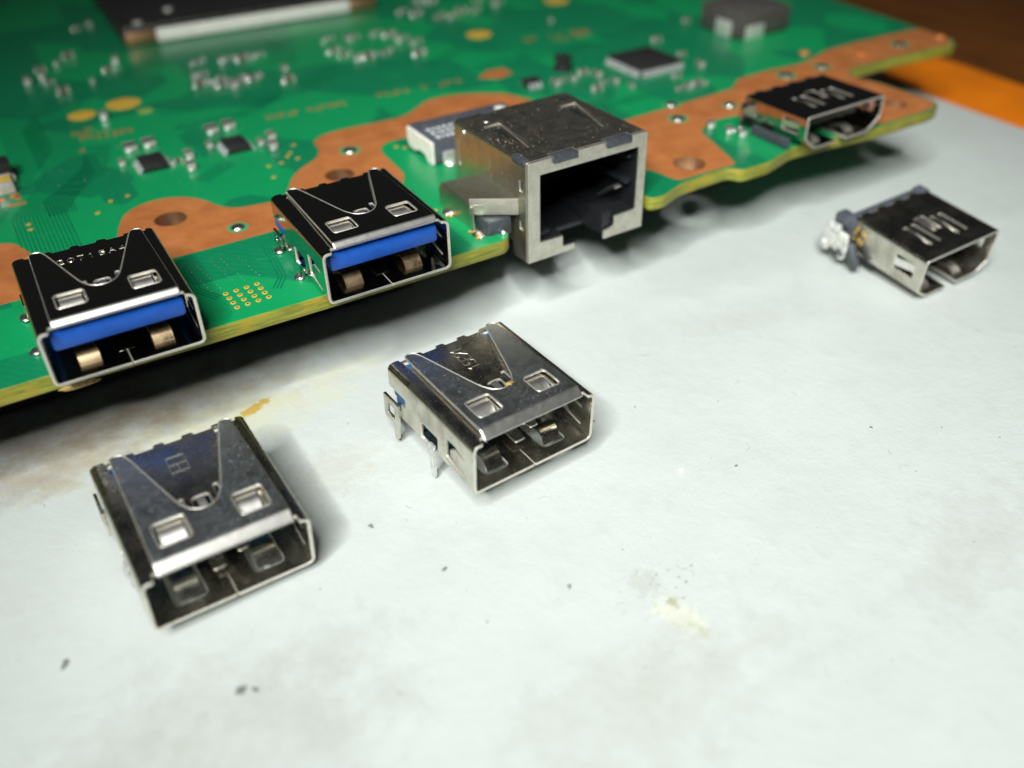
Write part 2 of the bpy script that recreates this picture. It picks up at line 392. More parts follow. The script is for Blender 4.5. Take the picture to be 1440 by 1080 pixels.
# ================================================================== setting: table, orange sheet for the lit table edge, white paper
t = MB(); t.box(-400, 700, -400, 900, -30, -1.2, 0)
o = t.build('tabletop', 'wood', smooth=0); o['kind'] = 'structure'
c = MB(); c.sheet([rounded([(60, -110), (163, -60), (171, 30), (176, 150), (60, 150)], 3)], -1.15, -.62, .05)
o = c.build('orange_lit_edge', 'orange', smooth=0)  # orange sheet added for the table's lit edge, light put into its colour
o['label'] = 'added orange sheet standing for the lit table edge beyond the white paper'; o['category'] = 'card'
def paper_h(x, y):
    h = .12*mnoise.noise(Vector((x*.03, y*.03, 1.7)))+.05*mnoise.noise(Vector((x*.11, y*.11, 4.2)))
    g = math.exp(-((x-56)/10)**2-((y-10.5)/5.5)**2)
    h += g*(3.6+1.6*mnoise.noise(Vector((x*.22, y*.22, 9.1))))
    s = (y+5.5)+(x-64)*.16          # a faint fold running to the right
    if x > 58: h += .30*(1/(1+math.exp(-s*2.2)))*min(1, (x-58)/8)*math.exp(-max(0, s)/10)
    h += 1.3*math.exp(-((x-90)/14)**2-((y-16)/7)**2)
    # keep it flat below the loose connectors
    for cx, cy, r in ((7, -14, 14), (34, -15, 14), (96, -14, 13)):
        d = math.hypot(x-cx, y-cy); k = min(1, max(0, (d-r*.75)/(r*.5))); h *= k
    return h-.02
b = bmesh.new(); nx, ny = 150, 150; X0, X1, Y0, Y1 = -80, 149, -115, 130
gv = []
for j in range(ny+1):
    row = []
    for i in range(nx+1):
        x = X0+(X1-X0)*i/nx; y = Y0+(Y1-Y0)*j/ny
        row.append(b.verts.new((x+(y*.02 if i == nx else 0), y, paper_h(x, y))))
    gv.append(row)
for j in range(ny):
    for i in range(nx): b.faces.new((gv[j][i], gv[j][i+1], gv[j+1][i+1], gv[j+1][i]))
ext = bmesh.ops.extrude_face_region(b, geom=b.faces[:])
for v in ext['geom']:
    if isinstance(v, bmesh.types.BMVert): v.co.z -= .5
bmesh.ops.recalc_face_normals(b, faces=b.faces[:])
pm = MB(); pm.bm.free(); pm.bm = b
o = pm.build('white_paper', 'paper', smooth=40)
o['label'] = 'stained white paper sheet lying under the circuit board and loose connectors'; o['category'] = 'paper'

# ================================================================== circuit board
BT, BB = 1.0, -.6
def corner(poly, i, r, seg=3):
    n = len(poly); p = Vector(poly[i]); a = Vector(poly[i-1]); b = Vector(poly[(i+1) % n])
    s, e = p+(a-p).normalized()*min(r, (a-p).length*.45), p+(b-p).normalized()*min(r, (b-p).length*.45)
    return [tuple(s*(1-t/seg)**2+p*2*(t/seg)*(1-t/seg)+e*(t/seg)**2) for t in range(seg+1)]
board = empty('circuit_board', 'green circuit board with bare copper areas, chips and metal ports along its edge', 'circuit board', 0, 0, ZT)
outline = [(-45, 1.3), (-.1, 1.0), (13.3, .55), (24.45, .3), (37.85, .2), (45.2, .2), (46.3, 1.2),
           (46.4, 15.6), (64.2, 15.6), (64.2, -.4), (66.1, -.6), (69.7, .8), (77.5, 1.2), (78.4, -.4), (82.8, -.4), (88.3, 1.2), (95, .7), (102, -.1), (113.4, -.1), (116.0, .5), (116.9, 2.0), (116.8, 10.9), (115.6, 15.3), (117.7, 17.9),
           (130, 17.9), (141.6, 16.9), (143.6, 19), (145.2, 30), (148, 60), (156, 160), (-45, 160)]
outline = [q for i in range(len(outline)) for q in corner(outline, i, .7)]
holes = [circ(16.4, 24.9, 1.75, 28), circ(36.9, 25.4, 1.75, 28), circ(74.3, 4.6, 1.95, 28), circ(111.6, 4.2, 1.5, 24)]
def board_side(loops):
    mb = MB(); mb.sheet(loops, BB, BT, .05)
    mb.bm.normal_update()
    for f in mb.bm.faces: f.material_index = 0 if abs(f.normal.z) > .8 else 1
    return mb
laminate = board_side([outline]+holes).build('laminate', ['pcb', 'edge'], board, smooth=30)
def inlay(name, poly, mat, z=BT, th=.035, hs=(), r=1.2, label=None):
    mb = MB(); mb.sheet([rounded(poly, r, 4)]+list(hs), z-.02, z+th, .01); return mb.build(name, mat, board, smooth=30, label=label)
H1, H2, H3, H4 = (circ(16.4, 24.9, 1.8, 28), circ(36.9, 25.4, 1.8, 28), circ(74.3, 4.6, 2.0, 28), circ(111.6, 4.2, 1.55, 24))
inlay('copper_area', [(-45, 29.8), (-.6, 29.3), (.8, 28.3), (1.7, 25.6), (2.6, 23), (7.5, 22.2), (10.4, 23.4), (10.8, 25.4), (12.2, 29.0), (14.5, 30.6), (17.2, 30.8), (19.7, 29.4), (21.1, 27.4),
                      (22.0, 24.9), (23.5, 23.4), (28.7, 22.6), (30.3, 25.2), (31.7, 27.9), (33.9, 30.1), (36.2, 31.4), (37.7, 33.8), (37.9, 37.0), (40.1, 38.6), (43.3, 38.9), (48.3, 38.5), (51.6, 38.4),
                      (54.2, 39.9), (57.4, 42.3), (60.9, 42.5), (64.5, 41.2), (68.5, 38.5), (70.5, 33), (66, 30.6), (52, 30.4), (48.4, 31.6), (45.6, 31.4), (44.1, 29.4), (43.9, 25.6), (43.6, 21.0), (41.5, 17.8), (38.5, 15.8), (-45, 15.5)],
      'copper', hs=[H1, H2], label='bare orange copper area winding behind the two fitted USB ports')
inlay('copper_area', [(64.6, 15.8), (67.5, 20), (77.9, 20.4), (85.1, 20.8), (97.1, 21.5), (100.5, 24.1), (107.2, 24.6), (114.0, 23.9), (121.7, 26.4), (129.3, 26.8), (144.4, 26.2), (143.3, 19.3), (141.4, 17.2),
                      (130, 18.2), (117.5, 18.2), (115.3, 15.4), (116.5, 10.9), (116.6, 2.1), (115.8, .8), (113.3, .3), (103.2, .3), (103.2, 7.5), (96, 12.5), (88.0, 13.6), (85.4, 13.6), (82.3, 11.6), (80.6, 6.0), (79.0, 1.2), (77.5, 1.5),
                      (69.9, 1.5), (69.1, 6.2), (64.6, 8.0)], 'copper', hs=[H3, H4], label='bare copper area around the video port')

for x, y, r in ((16.4, 24.9, 1.75), (36.9, 25.4, 1.75), (74.3, 4.6, 1.95), (111.6, 4.2, 1.5)):
    mb = MB(); n_ = 28
    for k in range(n_):
        a0, a1 = 2*math.pi*k/n_, 2*math.pi*(k+1)/n_
        q = [(math.cos(a)*rr, math.sin(a)*rr, z) for z in (BB-.02, BT+.03) for rr, a in ((r-.02, a0), (r-.02, a1))]
        q2 = [(math.cos(a)*(r-.1), math.sin(a)*(r-.1), z) for z in (BB-.02, BT+.03) for a in (a0, a1)]
        V_ = [mb.bm.verts.new(p) for p in q+q2]
        for f in ((4, 5, 7, 6), (0, 2, 3, 1), (2, 6, 7, 3), (0, 1, 5, 4)): mb.bm.faces.new([V_[i] for i in f])
    bmesh.ops.remove_doubles(mb.bm, verts=mb.bm.verts[:], dist=1e-5); bmesh.ops.recalc_face_normals(mb.bm, faces=mb.bm.faces[:])
    place(mb.build('hole_lining', 'chrome_cu', board, smooth=40), x, y, 0)
mb = MB(); mb.box(-42, 41, 15.0, 150, -ZT+.35, BB-.02, .8); mb.box(41.1, 128, 21, 150, -ZT+.35, BB-.02, .8); mb.build('added_dark_block', 'black', board, label='added black block below the board that carries it and darkens the gap')  # black block added to carry the board and keep the space beneath dark
mb = MB(); mb.sheet([rounded([(-42, 1.9), (45.5, 1.4), (45.5, 16.5), (66, 16.5), (66, 2.2), (69.5, 3.0), (88.5, 3.4), (92.8, 8.5), (92.8, 17.5), (110.5, 17.5), (114, 20), (124, 24), (124, 40), (-42, 40)], .5), circ(75.2, 6.6, 3.3, 24)], -1.05, -.72, .05)
mb.build('added_black_sheet', 'black', board, label='added black sheet that stops light bouncing below the board')  # black sheet added to soak up light bounced under the board
# --- pads, vias, rings
def pad(x, y, r, mat, name='solder_pad', hgt=.08, ry=None):
    mb = MB(); mb.lathe([(r, -.02), (r, hgt*.5), (r*.8, hgt), (r*.3, hgt*1.05)], 0, 0, 0, 20); o = mb.build(name, mat, board, smooth=50)
    return place(o, x, y, BT+.03)
for x, y, r in ((14.2, 64.3, 1.9), (20.2, 65.8, 2.4), (79.9, 66.1, 2.2), (103.2, 76.8, 2.4)): pad(x, y, r, 'padgold', 'gold_pad')
M['greenpad'] = plain('pale_green_pad', (.25, .42, .10), .5, .2, .15, 1.0)
pad(22.2, 61.0, 1.1, 'greenpad', 'test_pad')
M['maskring'] = plain('mask_ring', (.05, .30, .13), .4, 0, .1, 1.0)
ringproto = None
for x, y, r in ((40.9, 31.6, .95), (22.1, 18.7, .8), (82.8, 16.8, 1.0), (85.5, 21.5, .9), (92.1, 16.7, .8), (115.3, 21.2, 1.0), (107.8, 21.4, 1.1), (134.1, 21.9, 1.1)):
    mb = MB(); mb.lathe([(1.45, -.02), (1.45, .02), (1.4, .03), (1.0, .03)], 0, 0, 0, 20, 1); mb.lathe([(1, .0), (.95, .10), (.6, .24), (.2, .30)], 0, 0, 0, 16, 0)
    o = mb.build('soldered_via', ['solder', 'maskring'], board, smooth=50); o.scale = (r, r, 1); o.location = (x*MM, y*MM, (BT+.03)*MM)
for x, y, r in ((125.1, 22.2, 1.0), (118.0, 27.4, .8), (143.0, 21.0, .8)): pad(x, y, r, 'copper', 'copper_rivet', .3)
vb = MB(); vb.lathe([(.28, -.02), (.28, .03), (.24, .045), (.13, .045), (.12, -.02)], 0, 0, 0, 14)
vb.lathe([(.125, -.01), (.125, .012)], 0, 0, 0, 10, 1)
v0 = None
vpts = []
for i in range(4):
    for j in range(4):
        vpts.append((16.75+i*1.06+j*.06, 5.75-j*1.0+(.05*i)))
for k, (x, y) in enumerate(vpts+[(2.7, 32.3), (2.7, 26.9+4), (9.8, 31), (11.7, 33.4), (13.7, 33.8), (34.2, 35.2), (35.5, 37.4), (30.5, 32.7), (32.2, 32.8), (33.5, 34.3), (34.4, 33.0), (29.9, 29.2), (46.4, 29.4), (47.2, 28.5)]):
    o = vb.build('via', ['padgold', 'black'], board, smooth=40) if v0 is None else v0.copy()
    if v0 is None: v0 = o
    else: col.objects.link(o)
    place(o, x, y, BT+.01)
tv = MB()
for i in range(5):
    for j in range(8):
        x = 15.0+i*1.25+j*.10-.3*(i % 2); y = 12.6-j*.78+i*.08
        if y > 6.4: tv.lathe([(.085, -.02), (.085, .02), (.04, .05)], x, y, BT, 7)
for k in range(150):
    x, y = random.uniform(-8, 110), random.uniform(44, 62) if k % 2 else random.uniform(31.5, 60)
    if k < 40: x, y = random.uniform(-8, 36), random.uniform(33, 56)
    if 46 < x < 100 and y < 44: continue
    tv.lathe([(.1, -.02), (.1, .02), (.05, .06)], x, y, BT, 7)
tv.build('plugged_vias', 'solder', board, kind='stuff')

M['trace'] = plain('masked_trace', (.003, .15, .065), .3, 0, .15, .5, coat=.3)
def trace_bundle(pts, n, pitch, wd=.16):
    mb = MB(); P = [Vector(p) for p in pts]
    for k in range(n):
        off = (k-(n-1)/2)*pitch; line = []
        for i, p in enumerate(P):
            d0 = (P[i]-P[i-1]).normalized() if i else (P[1]-P[0]).normalized()
            d1 = (P[i+1]-P[i]).normalized() if i < len(P)-1 else d0
            n0, n1 = Vector((-d0.y, d0.x)), Vector((-d1.y, d1.x)); m = (n0+n1).normalized(); c_ = m.dot(n0)
            line.append((p+m*(off-wd/2)/c_, p+m*(off+wd/2)/c_))
        vs = [[mb.bm.verts.new((q.x, q.y, z)) for q, z in ((a, BT-.01), (a, BT+.012), (b_, BT+.012), (b_, BT-.01))] for a, b_ in line]
        for r0, r1 in zip(vs, vs[1:]):
            for j in range(3): mb.bm.faces.new((r0[j], r0[j+1], r1[j+1], r1[j]))
    bmesh.ops.recalc_face_normals(mb.bm, faces=mb.bm.faces[:]); mb.build('trace_bundle', 'trace', board, smooth=0, kind='stuff')
for pts, n, pt in (([(4, 14), (4, 34), (9, 44), (9, 62), (14, 74)], 14, .42), ([(6.5, 33), (6.5, 37), (12, 44), (14, 52)], 8, .4), ([(-6, 36), (-2, 36), (6, 54), (6, 78)], 12, .45),
                   ([(22, 33), (26, 36), (26, 37)], 6, .4), ([(24, 60), (34, 57), (44, 57), (52, 63), (66, 60)], 9, .45), ([(24, 52), (33, 52), (40, 56)], 6, .4), ([(70, 50), (78, 52), (88, 50), (100, 52), (112, 56)], 8, .45),
                   ([(64, 56), (72, 60), (90, 58)], 6, .45), ([(100, 28), (106, 34), (106, 52)], 7, .45), ([(46, 70), (50, 82), (50, 90)], 10, .45), ([(16, 5.4), (14.6, 8), (14.6, 14)], 3, .35),
                   ([(21.3, 4), (22.6, 6), (23.4, 14)], 3, .35), ([(39.3, 4), (39.3, 12), (42, 17)], 4, .4), ([(69, 22.5), (74, 26), (86, 26.5)], 6, .42)):
    trace_bundle(pts, n, pt)
# --- surface mount parts
CAPM = ['cream', 'ceramic', 'chip', 'solder']
def cap_mesh(L, W, Hh, body):
    mb = MB(); mb.box(-L/2+.12, L/2-.12, -W/2+.02, W/2-.02, .03, Hh-.02, .04, body)
    for s in (-1, 1):
        mb.box(min(s*L/2, s*(L/2-.22*L)), max(s*L/2, s*(L/2-.22*L)), -W/2, W/2, .0, Hh, .07, 0)
        mb.blob((s*(L/2+.08), 0, .10), (.24, W*.48, .17), .15, 1, 3, seed=s)
    return mb
protos = {}
def smd(x, y, name, L=1.0, W=.55, Hh=.55, body=1, rz=0):
    key = (name, L, W, Hh, body)
    if key in protos: o = protos[key].copy(); col.objects.link(o)
    else: o = cap_mesh(L, W, Hh, body).build(name, CAPM, board, smooth=40); protos[key] = o
    place(o, x, y, BT+.005, 0, 0, rz); return o
caps1 = [(21.7, 110.3), (24.1, 111.3), (17.4, 93.5), (15.1, 90.6), (12.4, 88.7), (9.8, 83.4), (12.7, 81.4), (12.1, 84.8), (13.7, 75.6), (18.3, 78.2), (21.5, 82.5), (23.5, 86.5), (34.1, 78.2), (32.1, 71.3), (31.7, 67.1), (33.7, 67.2), (34.4, 64.8), (35.9, 63.7), (36.9, 66.0), (38.0, 76.6), (41.0, 75.7), (42.7, 75.6), (39.3, 65.4), (16.7, 61.4), (21.3, 40.2)]
caps2 = [(45.1, 67.0), (43.7, 61.4), (55.7, 77.2), (54.7, 70.8), (59.7, 75.7), (55.2, 67.9), (56.6, 65.2), (58.4, 65.0), (64.0, 75.8), (66.3, 74.2), (66.6, 70.6), (61.6, 65.5), (67.7, 67.4), (66.0, 61.9), (74.0, 85.9), (76.3, 83.5), (80.1, 90.7), (78.8, 79.3), (80.6, 78.0), (83.8, 79.8), (85.8, 78.7), (82.2, 89.2), (91.8, 80.9), (90.1, 85.2), (32.0, 40.1)]
caps3 = [(102.4, 45.7), (94.6, 65.9), (114.0, 51.7), (84.0, 37.0), (82.9, 33.8), (84.5, 33.2), (80.2, 32.0), (85.3, 30.3), (100.9, 37.5), (99.9, 31.8), (90.3, 25.4), (91.9, 25.4), (93.5, 25.4), (95.1, 25.4), (93.4, 29.8), (76.6, 37.4), (78.3, 38.0), (79.9, 37.6), (82.6, 39.0)]
for i, (x, y) in enumerate(caps1+caps2+caps3):
    L, W, Hh = ((1.0, .55, .5), (1.2, .75, .65), (1.5, .85, .8))[(i*7) % 3]
    if y > 55: L, W, Hh = L*1.15, W*1.15, Hh*1.1
    smd(x, y, 'capacitor', round(L, 2), round(W, 2), round(Hh, 2), 1, (0, 90, 0, 80)[(i*5) % 4])
extra = [(x+dx, y+dy) for (x, y) in caps1[12:23]+caps2[2:14]+caps2[14:24] for (dx, dy) in ((1.6, 1.1),)]
for i, (x, y) in enumerate(extra): smd(x, y, 'capacitor', 1.15, .63, .55, 1, (90, 0)[i % 2])
for x, y in ((17.2, 47.9), (19.6, 48.1), (27.9, 48.1), (30.3, 48.4)): smd(x, y, 'resistor', 1.9, 1.6, .7, 2, 90)
for x, y, b in ((22.9, 40.9, 1), (22.2, 37.4, 1), (33.8, 41.1, 1), (32.9, 38.0, 1)): smd(x, y, 'capacitor', 1.7, 1.0, .85, b, 88)
smd(15.2, 43.4, 'capacitor', 1.2, .8, .6, 1, 90)
smd(27.0-.9, 42.9, 'capacitor', 1.2, .8, .6, 1, 90)
def ic(x0, x1, y0, y1, hgt, pitch, sides, name, label=None, pl=.55):
    cx, cy = (x0+x1)/2, (y0+y1)/2
    mb = MB(); mb.box(x0-cx, x1-cx, y0-cy, y1-cy, .1, hgt, .12); o = mb.build(name, 'chip', board, smooth=40, label=label); place(o, cx, cy, BT)
    pb = MB(); hw, hh = (x1-x0)/2, (y1-y0)/2; pw = pitch*.27
    def leg(px, py, ang):
        m = Matrix.Translation((px, py, 0)) @ Matrix.Rotation(ang, 4, 'Z')
        pb.ribbon([(-.1, hgt*.55), (.18, hgt*.55), (.28, hgt*.35), (.34, .08), (.34+pl*.6, .07)], -pw, pw, .1, 0, mat=m)
    if 'x' in sides:
        n = int((hh*2-.3)/pitch)
        for k in range(n+1):
            yy = -n*pitch/2+k*pitch; leg(hw, yy, -math.pi/2); leg(-hw, yy, math.pi/2)
    if 'y' in sides:
        n = int((hw*2-.3)/pitch)
        for k in range(n+1):
            xx = -n*pitch/2+k*pitch; leg(xx, hh, 0); leg(xx, -hh, math.pi)
    pb.build('pins', 'pinwhite', o, smooth=0, kind='stuff')
    return o
ic(16.9, 19.9, 38.9, 42.7, 1.0, .65, 'x', 'small_chip')
ic(27.4, 30.3, 38.7, 42.4, 1.0, .65, 'x', 'small_chip')
ic(89.2, 97.2, 33.1, 41.4, 1.3, .42, 'xy', 'square_chip', 'square black chip with fine silver pins on all four sides')
for x, y in ((73.4, 39.3), ): ic(x-1.2, x+1.3, y-.9, y+.9, 1.0, .8, 'y', 'small_chip')
mb = MB(); mb.lathe([(1.5, 0), (1.5, .5), (1.1, .7), (1.1, 1.5), (1.5, 1.7), (1.5, 2.0), (1.2, 2.1)], 0, 0, 0, 20); place(mb.build('coil', 'chip', board), 81.4, 42.6, BT)
# black power inductor
M['grit'] = plain('grey_ferrite', (.075, .068, .062), .5, .1, .2, .8)
mb = MB(); mb.box(-5.5, 5.5, -5, 5, .3, 4.3, .18); ind = mb.build('power_inductor', 'grit', board, label='large grey square block by the square chip'); place(ind, 119.5, 43.0, BT)
for s in (-1, 1):
    mb = MB(); mb.box(-2.0, 2.0, 0, .35, .02, 2.2, .1); o = mb.build('terminal', 'cream', ind); place(o, 0 if s > 0 else -2.5, (5.0 if s > 0 else -5.35), 0)
mb = MB(); mb.box(-.4, 0, -1.8, 1.8, .02, 2.6, .1); place(mb.build('terminal', 'cream', ind), -5.5, -1, 0)
# parts at the far left
mb = MB(); mb.box(-3.5, 3.2, 46.0, 49.0, .1, 2.2, .25); place(mb.build('diode', 'chip', board), 0, 0, BT)
mb = MB(); mb.box(-3.6, 3.3, 45.1, 46.0, .0, .9, .2); place(mb.build('diode_terminal', 'cream', board), 0, 0, BT)
mb = MB(); mb.box(.6, 2.7, 42.5, 44.8, .05, 1.3, .1, 0); mb.box(.5, 2.8, 41.9, 42.6, .0, 1.4, .15, 1); mb.box(.5, 2.8, 44.7, 45.05, .0, 1.4, .1, 1)
place(mb.build('yellow_capacitor', ['yellowcap', 'cream'], board), 0, 0, BT)
for (x0, x1, y0, y1) in ((.6, 1.3, 40.2, 41.2), (1.9, 2.9, 40.6, 41.6), (2.4, 3.0, 39.8, 41.0), (1.3, 3.3, 38.2, 38.8)):
    mb = MB(); mb.box(x0, x1, y0, y1, .0, .035, 0); place(mb.build('copper_pad', 'copper', board, 0), 0, 0, BT)
mb = MB(); mb.box(-3.5, .6, 38.4, 39.6, 0, .8, .2); place(mb.build('terminal', 'cream', board), 0, 0, BT)
# dashed copper lettering (out of focus in the photo): short bars
def lettering(x, y, n, h, adv, rz):
    mb = MB()
    for i in range(n):
        for k in range(3):
            a = random.random()
            if a < .5: mb.box(i*adv+k*adv*.26, i*adv+k*adv*.26+.14, random.uniform(0, .2)*h, h*random.uniform(.7, 1), 0, .03, 0)
            else: mb.box(i*adv, i*adv+adv*.7, k*h*.45, k*h*.45+.14, 0, .032, 0)
    o = mb.build('copper_lettering', 'copper', board, smooth=0, kind='stuff'); return place(o, x, y, BT+.003, 0, 0, rz)
lettering(35.6, 48.0, 5, 1.5, 1.0, -4); lettering(41.6, 47.8, 6, 1.5, 1.0, -4); lettering(52.4, 47.4, 5, 1.6, 1.0, -4)
lettering(59.4, 47.0, 1, 1.4, 1.0, 0); lettering(62.0, 46.6, 3, 1.3, 1.4, 0)
lettering(11.5, 56.4, 2, 3.0, 1.6, -8); lettering(12.2, 54.6, 7, 2.2, 1.0, -8); lettering(11.4, 50.5, 1, 1.5, 1.0, 0)
lettering(84.5, 57.5, 2, 2.4, 1.6, 0); lettering(88.8, 55.0, 2, 3.6, 1.7, 0); lettering(93.2, 55.2, 3, 3.8, 1.2, 0)
mb = MB(); mb.sheet([[(68.4, 46.6), (71.0, 44.6), (74, 45.4), (74.2, 48.4), (71.5, 48.8)]], 0, .03, .005); place(mb.build('copper_arrow', 'copper', board, 0), 0, 0, BT)

# processor frame in the back
fr = MB(); fr.box(-23, 23, 2.2, 45, .2, 2.4, .3); frame = fr.build('processor_frame', 'chip', board, label='black framed processor block with a white front strip'); place(frame, 49.5, 91.4, BT, 0, 0, -2)
mb = MB(); mb.box(-17.5, 17.5, .9, 2.15, .2, 2.2, .25); mb.build('white_strip', 'white', frame)
for s in (-1, 1):
    mb = MB(); x0, x1 = sorted((s*17.55, s*22.6)); mb.box(x0, x1, .95, 2.15, .2, 2.1, .2); mb.build('copper_strip', 'chrome_cu', frame)
mb = MB(); mb.sheet([rect(-22.5, 22.5, 3, 44.5, 1), rect(-21.6, 21.6, 3.9, 43.6, 1)], 2.38, 2.7, .05); mb.build('rim', 'old', frame)
for x, y in ((-19.5, 5.8), (-13, 12), (5, 14), (14, 9)):
    mb = MB(); mb.lathe([(.9, 0), (.8, .4), (.4, .5)], x, y, 2.38, 14); mb.build('stud', 'cream', frame)

# transformer behind the network port
mb = MB(); mb.box(0, 14.0, 0, 7.4, .25, 3.1, .25)
tr = mb.build('line_transformer', 'slate', board, label='slate grey block with white end plates and print beside the network port'); place(tr, 47.9, 21.1, BT)
mb = MB(); mb.sheet([rounded([(.1, .0), (1.6, .0), (2.2, .75), (4.2, .8), (4.8, .35), (6.6, .4), (7.2, 1.2), (7.2, 2.95), (.15, 2.95)], .35)], -.35, 0, .12, mat=Matrix(((0, 0, 1, 0), (1, 0, 0, 0), (0, 1, 0, 0), (0, 0, 0, 1))))
mb.build('end_plate', 'white', tr)
for x in (.9, 4.0, 7.2, 10.4):
    mb = MB(); mb.box(x, x+1.7, -.45, .02, 0, 1.7, .22); mb.blob((x+.85, -.6, .15), (.7, .5, .3), .2, 2, 0, x); mb.build('terminal', 'cream', tr)
mb = MB()
for k in range(3):
    xx = .9
    while xx < 12.4:
        wd = random.uniform(.25, .6)
        for q in range(3): mb.box(xx+q*wd*.33, xx+q*wd*.33+.13, .75+k*1.35+random.uniform(0, .2), 1.75+k*1.35-random.uniform(0, .3), 3.1, 3.112, 0)
        mb.box(xx, xx+wd, 1.2+k*1.35, 1.38+k*1.35, 3.1, 3.113, 0)
        xx += wd+.3
mb.build('printed_lettering', 'print', tr, smooth=0, kind='stuff')
mb = MB(); mb.lathe([(.8, 0), (.7, .06), (.2, .1)], 12.6, 5.6, 3.08, 16); mb.build('white_dot', 'white', tr)

# ================================================================== USB connector builder
UW, UH, UD = 13.2, 5.46, 14.4
UPATH = make_path([(UW/2, 0), (UW, 0), (UW, UH), (0, UH), (0, 0), (UW/2-.001, 0)], [0, .75, .75, .75, .75, 0], closed=False)
UP = 2*(UW+UH)
uB = lambda x: (x-UW/2) if x >= UW/2 else UP-(UW/2-x)
uR = lambda z: UW/2+z
uT = lambda x: UW/2+UH+(UW-x)
uL = lambda z: UW/2+UH+UW+(UH-z)
def build_usb(root, soldered, shellmat, flapmat, springmat, rear_windows, leglen, tongue, marks=None, legmat='pinwhite'):
    d = UD
    # unfolded shell outline: front edge then the stepped back edge
    front = [(.012, .0), (uT(12.35), 0), (uT(12.3), .75), (uT(1.1), .75), (uT(1.05), 0), (UP-.012, 0)]
    back = [(UP-.012, d-1.0), (uL(0)+.4, d-1.0), (uL(0)+.4, 12.4), (uL(2.1), 12.3), (uL(2.1), 11.4), (uL(3.1), 11.4), (uL(3.1), d), (uT(0)+.2, d)]
    for k, x in enumerate((1.2, 2.6, 3.6, 5.2, 6.1, 7.6, 8.6, 10.2, 11.2, 12.3)):
        dep = d if k % 2 == 0 else d-.38
        back += [(uT(x), dep), (uT(x+.02), d-.38 if k % 2 == 0 else d)]
    back += [(uR(UH)+.2, d), (uR(3.1), d), (uR(3.1), 11.4), (uR(2.1), 11.4), (uR(2.1), 12.3), (uR(0)-.4, 12.4), (uR(0)-.4, d-1), (.012, d-1)]
    loops = [rounded(front+back, .18, 3)]
    for x0, x1 in ((2.45, 4.75), (8.45, 10.75)):
        loops.append(rect(uT(x1), uT(x0), 1.5, 5.4, .2))
    loops.append(rect(uT(7.35), uT(5.95), 4.7, 6.7, .3))
    loops.append(rect(uT(5.35), uT(4.98), 4.6, 7.0, .17)); loops.append(rect(uT(8.32), uT(7.95), 4.6, 7.4, .17))
    if rear_windows:
        for x0, x1 in ((1.35, 2.9), (10.3, 11.85)): loops.append(rounded([(uT(x1), 12.5), (uT(x1), 14.0), (uT(x0), 14.0), (uT(x0), 12.5)], .15))
    for uS, sg in ((uL, 1), (uR, 1)):
        loops.append(rounded([(uS(2.4), 5.8), (uS(2.4), 8.7), (uS(.5), 8.75), (uS(.5), 5.9)], .3))
        loops.append(rounded([(uS(3.45), 4.5), (uS(3.55), 3.1), (uS(3.15), 1.35), (uS(2.95), 1.4), (uS(3.1), 3.0), (uS(2.6), 3.75), (uS(1.9), 3.7), (uS(1.5), 2.9), (uS(1.15), 1.35), (uS(.95), 1.4), (uS(1.2), 3.1), (uS(1.45), 4.4)], .12))
    for x0, x1 in () if soldered else ((2.12, 4.68), (8.52, 11.08)):
        loops.append(rect(min(uB(x0), uB(x1)), max(uB(x0), uB(x1)), 1.25, 6.4, .55))
    mb = MB(); mb.wrap(loops, UPATH, .3, .05); mb.box(5.9, 7.3, 2.3, 12.4, .29, .36, .03)
    if soldered:
        shell = mb.build('usb_port', [shellmat, 'shear'], root, smooth=40); par = shell
    else:
        shell = mb.build('shell', [shellmat, 'shear'], root, smooth=40); par = root
    # folded-over flap with its two windows and the rolled front hem
    zt = UH+.60; hz = .66 if not soldered else .50; hy = hz/math.tan(rad(37 if not soldered else 47))
    hem = make_path([(.72, zt-.06-hz-.40), (.30, zt-.06-hz), (.30+hy, zt-.06), (16, zt-.06)], [0, .18, .2, 0], closed=False)
    hf, hcuts, hends = hem; dy = hends[2]-.30-hy; s1 = .03
    fl = [(1.4, 13.9), (2.0, 14.2), (2.7, 14.1), (3.05, 13.3), (4.55, 7.6), (4.95, 6.2), (5.5, 5.2), (6.2, 4.78), (7.0, 4.78), (7.7, 5.2), (8.25, 6.1), (8.75, 7.6), (10.6, 13.3), (10.9, 14.1), (11.5, 14.2), (11.95, 13.9)]
    fl = rounded([(1.4, s1)]+[(x+(.22 if i == 0 else 0), y+dy) for i, (x, y) in enumerate(fl)]+[(12.1, s1)], .35, 3)
    def fn(s, off):
        q, nn = hf(s); q = q+nn*(off-.16); return q.x, q.y-.018*max(0, q.x-3)*(1 if soldered else .6)
    mb = MB(); mb.bend([fl, rect(2.35, 4.85, 2.45+dy, 4.95+dy, .35), rect(8.65, 11.1, 2.45+dy, 4.95+dy, .35)], .32, hcuts+[3+dy, 6+dy, 9+dy, 12+dy], fn, .12, hem=hends[2]+.12)
    mb.build('folded_flap', [flapmat, 'shear', 'hem_glint'], par, smooth=45)
    rim = []
    for (x, sv) in fl:
        if sv > hends[2]+.25:
            yy, zz = fn(sv, .12); rim.append((x, yy, zz))
    mb = MB(); mb.tube(rim, .055, 5)
    for wx0, wx1 in ((2.35, 4.85), (8.65, 11.1)):
        mb.tube([(x, *fn(y, .13)) for x, y in rect(wx0, wx1, 2.45+dy, 4.95+dy, .35)], .05, 5, closed=True)
    mb.build('flap_edge_glint', 'shear', par, smooth=60)  # thin tube added along flap and window edges to draw their bright outline
